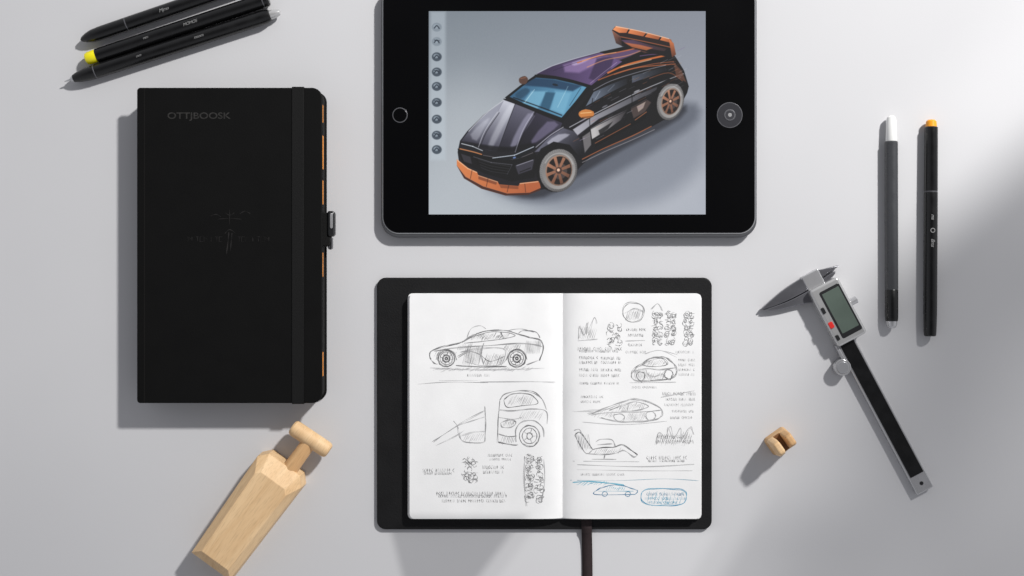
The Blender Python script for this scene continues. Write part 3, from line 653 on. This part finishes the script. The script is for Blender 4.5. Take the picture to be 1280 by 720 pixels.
    for y in (447,453,462,469): k.words(724,y,746,3.8,dd); k.words(751,y+random.uniform(-1,1),775,3.8,dd)
    k.words(782,440,806,3.4,g); k.words(844,440,866,3.4,g)
    # loose front three-quarter car, larger
    k.sk([(790,470),(793,461),(802,455),(813,447),(828,445.5),(838,450),(845,459),(843,471),(822,476),(797,475)],1.0,d,3,.9,closed=True)
    k.sk([(803,456),(814,449),(828,448),(834,455),(818,458)],.9,d,2,.7,closed=True); k.ell(801,470,5,6,1.1,d,2,.6); k.ell(836,468,5,6,1.1,d,2,.6)
    k.sk([(792,464),(808,461),(824,463),(845,459)],.9,g,3,.8); k.sk([(809,468),(818,471),(829,468),(826,474),(812,475)],.9,g,2,.6)
    k.hatch(806,466,830,475,14,3,g); k.sk([(806,442),(826,438),(846,444)],.8,l,2,.8); k.hatch(804,450,832,457,14,4,g); k.hatch(793,461,808,473,9,3,g)
    for y in (450,456,462,468): k.words(848,y,868,3.4,d)
    k.sk([(786,478),(846,478)],.8,l,2,.8); k.words(724,479,774,3.2,d); k.words(790,484,820,3,g)
    k.sk([(736,518),(754,511),(776,503),(792,499.5),(812,503),(826,511),(827,519),(818,525),(796,528),(770,526),(750,522)],1,g,3,.8)
    k.sk([(738,518),(765,515),(800,515),(826,513)],.9,g,2,.7); k.sk([(762,513),(779,506),(796,503),(810,508),(796,513),(776,514)],1,g,2,.6); k.sk([(786,505),(784,513)],.8,g,2,.3)
    k.ell(774,522,6.5,5,1,g,2,.5); k.ell(813,520,6.5,5.5,1,g,2,.5); k.hatch(784,516,806,526,14,5,l); k.hatch(772,504,806,512,16,4,g); k.hatch(744,513,770,521,12,5,l)
    k.sk([(716,514),(740,513),(760,512)],.8,l,2,.8); k.sk([(728,528),(780,531),(834,527)],.8,l,2,.8); k.words(726,496,754,3.4,d); k.words(726,502,750,3.2,g); k.words(840,514,866,3.2,g); k.words(838,522,866,3.2,d)
    k.words(828,492,868,4.2,dd); k.words(832,499,868,3.6,d); k.words(830,506,866,3.4,g); k.sk([(826,497),(868,488)],.8,l,2,.8)
    # recliner
    k.sk([(719,543),(724,540),(730,546),(741,562)],1.1,d,3,.4); k.sk([(719,543),(722,551),(733,567),(741,562)],1,d,2,.4); k.hatch(721,543,738,562,9,-3,g)
    k.sk([(741,562),(752,560),(768,559),(778,556),(790,563),(797,569)],1.1,d,3,.4); k.sk([(733,567),(748,568),(768,567),(780,563),(792,571),(797,569)],1,g,2,.4)
    k.sk([(744,553),(750,549),(764,549),(769,558)],1,g,2,.4); k.sk([(746,556),(766,555)],.8,g,2,.4); k.sk([(728,545),(724,537),(718,538)],.9,g,2,.4)
    k.sk([(756,568),(755,573)],1,d,2,.3); k.sk([(740,574),(770,574)],1.2,d,2,.4); k.hatch(744,561,778,567,14,4,g); k.sk([(716,577),(800,577)],.8,l,2,.8)
    k.sk([(820,556),(824,540),(832,550),(836,534),(842,548),(850,536),(852,552),(862,534),(866,544)],.9,g,2,1); k.hatch(822,542,864,556,16,5,g)
    k.words(820,552,866,4.4,dd); k.words(822,546,864,4,d); k.words(808,572,858,4.6,dd,.9); k.words(810,576,856,3,d,.9)
    k.sk([(722,581),(800,583),(868,581)],.9,g,2,.6); k.sk([(720,587),(800,588),(866,588)],.8,l,1,.6); k.words(726,593,780,3,g)
    bl=(20,120,165); tl=(0,130,170); db=(0,70,120)
    k.sk([(706,600),(770,601),(830,599),(874,601)],.8,(110,150,170),1,.3)
    k.sk([(716,603),(736,602),(764,604),(780,606)],1.1,tl,3,.4); k.hatch(722,602,760,606,14,6,tl)
    # small blue low car
    k.sk([(744,614),(752,610),(764,606.5),(778,607),(790,611),(797,614),(794,618)],1.1,db,2,.3); k.sk([(744,614),(746,618),(794,618)],1,db,2,.3); k.ell(756,617.5,3.2,3.0,1,db,2,.2); k.ell(785,617.5,3.2,3.0,1,db,2,.2)
    k.hatch(758,608,782,613,10,3,tl); k.sk([(748,614),(792,614)],.9,tl,2,.3)
    k.sk([(804,614),(818,611),(846,611),(857,615),(858,623),(852,630),(836,632),(812,631),(802,625)],1.1,bl,2,.5,closed=True)
    k.words(808,617.5,854,3.6,db,1); k.words(806,623,856,3.6,bl,1); k.words(810,628,850,3.2,bl,1); k.hatch(808,614,854,630,10,4,(90,160,185),.7)
    part('pencil_sketch',k.mesh(),M_pencil,right,M,smooth=False,label='pencil and blue ink sketches of cars and notes')
    vs=[];fs=[];n=40
    for i in range(n):
        t=i/(n-1); y=648+t*150; x=733+math.sin(t*3)*1.2
        z=0.0034 if y<663 else 0.0004+0.003*math.exp(-(y-663)/9)
        w0=W(x-6.5,y,z); w1=W(x+6.5,y,z); vs+=[(w0.x,w0.y,z),(w1.x,w1.y,z+0.0001)]
        if i: a=2*i; fs.append((a-2,a,a+1,a-1))
    me=bpy.data.meshes.new('r'); me.from_pydata(vs,[],fs)
    o=part('bookmark_ribbon',me,M_ribbon,e,M); s=o.modifiers.new('s','SOLIDIFY'); s.thickness=0.0004; s.offset=1
sketchbook()

# ---------------------------------------------------------------- pens
def pen(name,label,x0,y0,x1,y1,secs,group=None,texts=(),cat='pen',pm=None,rs=0.92):
    secs=[(nm,m,[(x,r*rs) for x,r in pr]) for nm,m,pr in secs]
    rmax=max(r for s in secs for _,r in s[2])*S
    a=W(x0,y0,rmax); b=W(x1,y1,rmax); ang=math.atan2(b.y-a.y,b.x-a.x)
    e,M=thing(name,label,cat,Vector((a.x,a.y,0)),ang,group)
    for nm,m,pr in secs:
        me=lathe([(x*S,r*S) for x,r in pr],48); me.transform(Matrix.Translation((0,0,rmax+0.0001)))
        part(nm,me,m,e)
    for (t,x,size,flip,r) in texts:
        tm=text_mesh(t,size*S,spacing=0.9); sh=Matrix.Identity(4); sh[0][1]=0.3
        tm.transform(Matrix.Translation((x*S,0,rmax+r*rs*S+0.00015))@Matrix.Rotation(math.pi if flip else 0,4,'Z')@sh)
        part('printed_text',tm,pm or M_print,e,smooth=False)
    return e,rmax
gp='black drawing pens lying side by side'
pen('drawing_pen','black drawing pen with a plain tapered end',101,50,262,-5,[
 ('barrel',M_penblack,[(0,1.2),(2,3.4),(8,6.4),(16,8.6),(26,9.2),(60,9.4),(168,9.4),(220,9.4),(224,8.5)]),
 ('clip_ring',M_darksteel,[(60,9.45),(60.3,9.55),(60.9,9.55),(61.2,9.45)])],gp,[('Mjmn',112,6.0,False,9.4)])
pen('drawing_pen','black drawing pen with a bright yellow end cap',106.5,74.5,336,-1.5,[
 ('end_cap',M_penyellow,[(0,0),(0.3,4),(2,7.4),(5,8.6),(14,8.9),(15,8.6)]),
 ('barrel',M_penblack,[(15,8.8),(16,9.6),(40,9.8),(238,9.8),(240,8)]),
 ('clip_ring',M_darksteel,[(232,9.85),(232.3,9.95),(232.9,9.95),(233.2,9.85)])],gp,[('MOMOS',140,5.2,False,9.8),('mm',82,4.6,False,9.8)])
pen('drawing_pen','black drawing pen with silver nib and pale tail',80.5,102,350,15,[
 ('nib',M_steel,[(0,0),(0.5,0.7),(8,1.6),(9,3.4),(14,4.6)]),
 ('barrel',M_penblack,[(12,5.0),(18,7.0),(28,8.8),(38,9.5),(60,9.8),(262,9.8),(268,8.2),(269,7)]),
 ('clip_ring',M_darksteel,[(40,9.6),(40.3,9.75),(40.9,9.75),(41.2,9.6)]),
 ('tail_cap',M_plastic,[(268,6.6),(276,5.8),(281,3.8),(282,0)])],gp,[('mnnm',178,5.2,False,9.8),('mm',100,4.6,False,9.8)])
pen('marker_pen','grey marker pen with white tip and rounded grey foot',1114,144,1114.5,409,[
 ('tip',M_white,[(0,0),(0.6,3),(3,5.6),(8,6.7),(32,7.4),(33,7)]),
 ('barrel',M_pengrey,[(32.5,7.6),(34,8.5),(120,8.6),(216,8.6),(217,8.3)]),
 ('grip',M_penblack,[(217,8.3),(218,8.7),(250,8.6),(255,8.3),(256,7.8)]),
 ('end_cap',M_steel,[(255.5,7.4),(259,7.3),(262.5,6.4),(264.6,4.4),(265.5,0)])],None,[],'marker',None,0.93)
e5,rm=pen('fineliner_pen','slim black fineliner pen with an orange end',1164,149.5,1162.5,419,[
 ('end_cap',M_penorange,[(0,0),(0.4,4.5),(2.5,6.6),(9,7.2),(9.5,6.8)]),
 ('cap',M_penblack,[(9,7.4),(10,8.3),(88,8.6),(89,8.2)]),
 ('ring',M_darksteel,[(88.8,8.0),(89,8.3),(90,8.3),(90.4,8.0)]),
 ('barrel',M_penblack,[(90.2,8.2),(91,8.7),(240,8.6),(262,8.0),(268,7.6),(269.3,6.6),(269.5,0)])],None,[('ms',122,6,False,8.7),('8ms',154,6.5,False,8.7)],'pen',M_print2,0.96)
pts=[(138*S+2.9*S*math.cos(t),2.9*S*math.sin(t)) for t in np.linspace(0,2*math.pi,24,endpoint=False)]
pin=[(138*S+2.1*S*math.cos(t),2.1*S*math.sin(t)) for t in np.linspace(0,2*math.pi,24,endpoint=False)]
me=bpy.data.meshes.new('s'); zz=2*rm+0.00015
me.from_pydata([(x,y,zz) for x,y in pts]+[(x,y,zz) for x,y in pin],[],[(i,(i+1)%24,24+(i+1)%24,24+i) for i in range(24)])
part('printed_symbol',me,M_print2,e5,smooth=False)

# ---------------------------------------------------------------- caliper
def caliper():
    zc=0.006
    o=W(1026,366,zc); ang=-math.radians(62)
    e,M=thing('digital_caliper','steel digital caliper with small display and red button','caliper',Vector((o.x,o.y,0.0001)),ang)
    L=lambda pts:[(x*S,y*S) for x,y in pts]
    part('beam',prism(L(rrect(-28,-11.5,279,11.5,1.5)),0,0.0045),M_steel,e,bevel=0.0006,seg=4)
    part('scale_inlay',prism(L(rrect(60,-9,256,9,0.5)),0.0044,0.0049),M_penblack,e,bevel=0.0001,seg=1)
    part('end_hole',prism(L([(268+2.4*math.cos(t),0+2.4*math.sin(t)) for t in np.linspace(0,2*math.pi,20,endpoint=False)]),0.0044,0.00465),M_lcdframe,e)
    jl=crom([(-27,-11),(-26,-26),(-24,-42),(-20.5,-58),(-16.4,-75)],5); jr=crom([(-14.8,-73),(-12,-58),(-10,-36),(-9.8,-11)],5)
    part('fixed_jaw',prism(L([tuple(p) for p in jl]+[tuple(p) for p in jr]),0.0003,0.0042),M_jaw,e,bevel=0.0010,seg=4)
    part('fixed_tip',prism(L([(-26,11),(-24,18),(-19.5,36),(-18,36),(-17,22),(-16,11)]),0.0003,0.0038),M_jaw,e,bevel=0.0005)
    jl=crom([(-9,-11),(-9.4,-40),(-14,-72)],5); jr=crom([(-11.8,-69),(-6.5,-57),(-2,-42),(2,-26),(8,-11)],5)
    part('sliding_jaw',prism(L([tuple(p) for p in jl]+[tuple(p) for p in jr]),0.0003,0.0047),M_jaw,e,bevel=0.0012,seg=4)
    part('sliding_tip',prism(L([(-14,11),(-15,22),(-14.6,30),(-12,28),(-9,21),(-5,16),(1,11)]),0.0003,0.0041),M_jaw,e,bevel=0.0005)
    part('thumb_mount',prism(L([(66,-15),(94,-16),(98,-11.8),(68,-11.8)]),0.0005,0.006),M_steel,e,bevel=0.0004)
    part('housing',prism(L(rrect(-9,-14,69,26,4)),0.0002,0.0105),M_plastic,e,bevel=0.0014,seg=5)
    part('display_frame',prism(L(rrect(-2,-4.5,62,23,2.5)),0.0104,0.0108),M_lcdframe,e,bevel=0.0002,seg=2)
    part('lcd_window',prism(L(rrect(1.5,-2.2,56,20.8,1)),0.0107,0.01095),M_lcd,e,bevel=0.0001,seg=1)
    part('button',prism(L(rrect(36,-12.5,44,-6.8,1.2)),0.0104,0.0116),M_red,e,bevel=0.0003,label='small red button')
    part('button',prism(L(rrect(16,-12,24,-7.6,1.2)),0.0104,0.0113),M_lcdframe,e,bevel=0.0003)
    part('button',prism(L(rrect(54,-12,61,-7.6,1.2)),0.0104,0.0113),M_lcdframe,e,bevel=0.0003)
    pts=[]
    for i in range(72):
        r=10.4 if i%2 else 9.9; t=2*math.pi*i/72; pts.append(((94+r*math.cos(t)),(-20+r*math.sin(t))))
    part('thumb_roller',prism(L(pts),0.0008,0.0078),M_steel,e,bevel=0.0005,seg=2)
    pts=[(94+7.4*math.cos(t),-20+7.4*math.sin(t)) for t in np.linspace(0,2*math.pi,32,endpoint=False)]
    part('roller_cap',prism(L(pts),0.0077,0.0082),M_trim,e,bevel=0.0003,seg=2)
    part('lock_screw',(lambda me:(me.transform(Matrix.Translation((28*S,30.5*S,0.0060))@Matrix.Rotation(math.radians(90),4,'Z')),me)[1])(lathe([(-5*S,3.6*S),(-4.5*S,4.4*S),(4.5*S,4.4*S),(5*S,3.6*S)],24)),M_steel,e)
caliper()

# ---------------------------------------------------------------- wooden mallet-like block
def mallet():
    zc=0.018; o=W(265,705,zc); e,M=thing('wooden_mallet','pale beech wooden mallet with a rounded cross handle','mallet',Vector((o.x,o.y,0)),math.radians(54))
    L=lambda pts:[(x*S,y*S) for x,y in pts]
    def ring(x0,x1,w0,w1,yc,r):
        return L([(x0,yc-w0),(x1-r,yc-w1),(x1,yc-w1+r*0.9),(x1,yc+w1-r*0.9),(x1-r,yc+w1),(x0,yc+w0)])
    part('head',loft([(ring(-6,150,30,34,0,11),0.0),(ring(-5,149,29,33,0,11),0.0155),(ring(8,128,20,23,-1,6),0.0225)]),M_wood,e,bevel=0.00025,seg=2)
    neck=lathe([(138*S,10.2*S),(160*S,9.6*S),(188*S,9.2*S)],32); neck.transform(Matrix.Translation((0,-8*S,0.0112))); part('neck',neck,M_wood2,e)
    me=lathe([(-27.5*S,6.0*S),(-27*S,8.0*S),(-25*S,9.6*S),(-22*S,10.2*S),(22*S,10.2*S),(25*S,9.6*S),(27*S,8.0*S),(27.5*S,6.0*S)],48)
    me.transform(Matrix.Translation((192*S,-7*S,0.0120))@Matrix.Rotation(math.radians(92),4,'Z'))
    part('cross_handle',me,M_wood,e)
mallet()
def peg():
    zc=0.018; o=W(980,555,zc); e,M=thing('wooden_peg','small upright rounded clip-like wooden peg with a dark slot','wooden peg',Vector((o.x,o.y,0)),math.radians(35))
    L=lambda pts:[(x*S,y*S) for x,y in pts]
    part('base',loft([(L(rrect(-15,-14,16,12,5,5)),0),(L(rrect(-14,-13,15,11,5,5)),0.009)]),M_wood2,e,bevel=0.0005,seg=3)
    part('cheek',loft([(L(rrect(-14,-12,-4,12,3,5)),0.0088),(L(rrect(-14,-10,-4,11,3,5)),0.019),(L(rrect(-13,-6,-4.5,9,3,5)),0.0245)]),M_wood,e,bevel=0.0012,seg=4)
    part('cheek',loft([(L(rrect(4,-12,14,11,3,5)),0.0088),(L(rrect(4,-9,14,9,3,5)),0.0175),(L(rrect(5,-6,13,7,3,5)),0.0212)]),M_wood2,e,bevel=0.0012,seg=4)
    part('slot_floor',prism(L([(-4.2,-12),(4.2,-12),(4.2,11),(-4.2,11)]),0.0089,0.0096),M_wood3,e)  # darker wood colour puts the recess shade into the slot floor
peg()

# ---------------------------------------------------------------- camera / light / world
sc=bpy.context.scene
cd=bpy.data.cameras.new('Camera'); cam=bpy.data.objects.new('Camera',cd); C.objects.link(cam)
cam.location=(0,0,H); cd.sensor_width=36; cd.lens=36*H/(1280*S); cd.clip_start=0.01; cd.clip_end=50
sc.camera=cam
def spot(name,loc,tgt,energy,deg,blend,size,col=(1,0.985,0.965)):
    ld=bpy.data.lights.new(name,'SPOT'); lo=bpy.data.objects.new(name,ld); C.objects.link(lo)
    loc=Vector(loc); R=(Vector(tgt)-loc).to_track_quat('-Z','Y'); lo.location=loc; lo.rotation_euler=R.to_euler()
    ld.energy=energy; ld.spot_size=math.radians(deg); ld.spot_blend=blend; ld.shadow_soft_size=size; ld.color=col
    return lo,ld,R.to_matrix(),loc
lo,ld,R,loc=spot('window_lamp',(1.15,1.3,1.45),(0.0,0.0,0),262,34,0.5,0.07)
# added gobo pattern in the lamp strength: window-like light bands and shade patches
ld.use_nodes=True; nt=ld.node_tree; em=[n for n in nt.nodes if n.type=='EMISSION'][0]
def N(op,*a,clamp=False):
    n=nt.nodes.new('ShaderNodeMath'); n.operation=op; n.use_clamp=clamp
    for i,v in enumerate(a):
        if isinstance(v,(int,float)): n.inputs[i].default_value=v
        else: nt.links.new(v,n.inputs[i])
    return n.outputs[0]
def SS(v,a,b,lo_=0.0,hi=1.0):
    n=nt.nodes.new('ShaderNodeMapRange'); n.interpolation_type='SMOOTHSTEP'; nt.links.new(v,n.inputs['Value'])
    for k_,q in (('From Min',a),('From Max',b),('To Min',lo_),('To Max',hi)): n.inputs[k_].default_value=q
    return n.outputs['Result']
gm=nt.nodes.new('ShaderNodeNewGeometry'); sx=nt.nodes.new('ShaderNodeSeparateXYZ'); nt.links.new(gm.outputs['Incoming'],sx.inputs[0])
sp_=nt.nodes.new('ShaderNodeSeparateXYZ'); nt.links.new(gm.outputs['Position'],sp_.inputs[0])
dx,dy,dz=sx.outputs; lx,ly,lz=sp_.outputs
t=N('DIVIDE',N('MULTIPLY',lz,-1.0),dz)
px=N('ADD',N('DIVIDE',N('ADD',N('MULTIPLY',dx,t),lx),S),640.0)
py=N('SUBTRACT',360.0,N('DIVIDE',N('ADD',N('MULTIPLY',dy,t),ly),S))
def lin2(ax,ay,nx,ny): return N('ADD',N('MULTIPLY',N('SUBTRACT',px,float(ax)),nx),N('MULTIPLY',N('SUBTRACT',py,float(ay)),ny))
d=lin2(1280,190,0.667,0.746)
band=N('MULTIPLY',N('SUBTRACT',SS(d,-45,55,0,0.66),SS(d,110,340,0,0.30)),SS(px,900,1210))
beam=N('MULTIPLY',N('MULTIPLY',SS(d,-190,-80),SS(d,-60,-10,1,0)),SS(px,940,1180,0,0.10))
rgt=N('MULTIPLY',SS(px,820,1150,0,0.14),SS(py,120,360))
vig=SS(py,380,760,0,0.18)
left=SS(px,300,0,0,0.10)
e1=lin2(632,676,0.80,0.60); patch=N('MULTIPLY',N('MULTIPLY',SS(e1,-8,8,1,0),SS(lin2(492,676,1,-0.25),-8,8)),SS(py,652,668,0,0.42))
e2=lin2(640,690,0.80,0.60); e3=lin2(880,700,0.86,0.5)
bright=N('MULTIPLY',N('MULTIPLY',SS(e2,-4,14),SS(e3,-16,10,1,0)),SS(py,655,672,0,0.16))
e4=lin2(930,690,0.86,0.5); patch2=N('MULTIPLY',N('MULTIPLY',SS(e4,-26,8),SS(px,980,1150,1,0)),SS(py,580,690,0,0.22))
f=N('SUBTRACT',N('ADD',N('ADD',1.0,beam),bright),N('ADD',N('ADD',N('ADD',band,rgt),N('ADD',vig,left)),N('ADD',patch,patch2)))
f=N('MAXIMUM',f,0.05)
nt.links.new(f,em.inputs['Strength'])

w=bpy.data.worlds.new('World'); sc.world=w; w.use_nodes=True; nt=w.node_tree; bg=nt.nodes['Background']
tc=nt.nodes.new('ShaderNodeTexCoord'); sp=nt.nodes.new('ShaderNodeSeparateXYZ'); nt.links.new(tc.outputs['Generated'],sp.inputs[0])
cr=nt.nodes.new('ShaderNodeValToRGB'); nt.links.new(sp.outputs['Z'],cr.inputs[0])
cr.color_ramp.elements[0].position=0.0; cr.color_ramp.elements[0].color=(0.72,0.73,0.77,1)
cr.color_ramp.elements[1].position=1.0; cr.color_ramp.elements[1].color=(0.05,0.05,0.055,1)
el=cr.color_ramp.elements.new(0.8); el.color=(0.44,0.445,0.475,1)
nt.links.new(cr.outputs[0],bg.inputs[0]); bg.inputs[1].default_value=0.8
sc.view_settings.view_transform='Standard'; sc.view_settings.look='None'; sc.view_settings.exposure=0
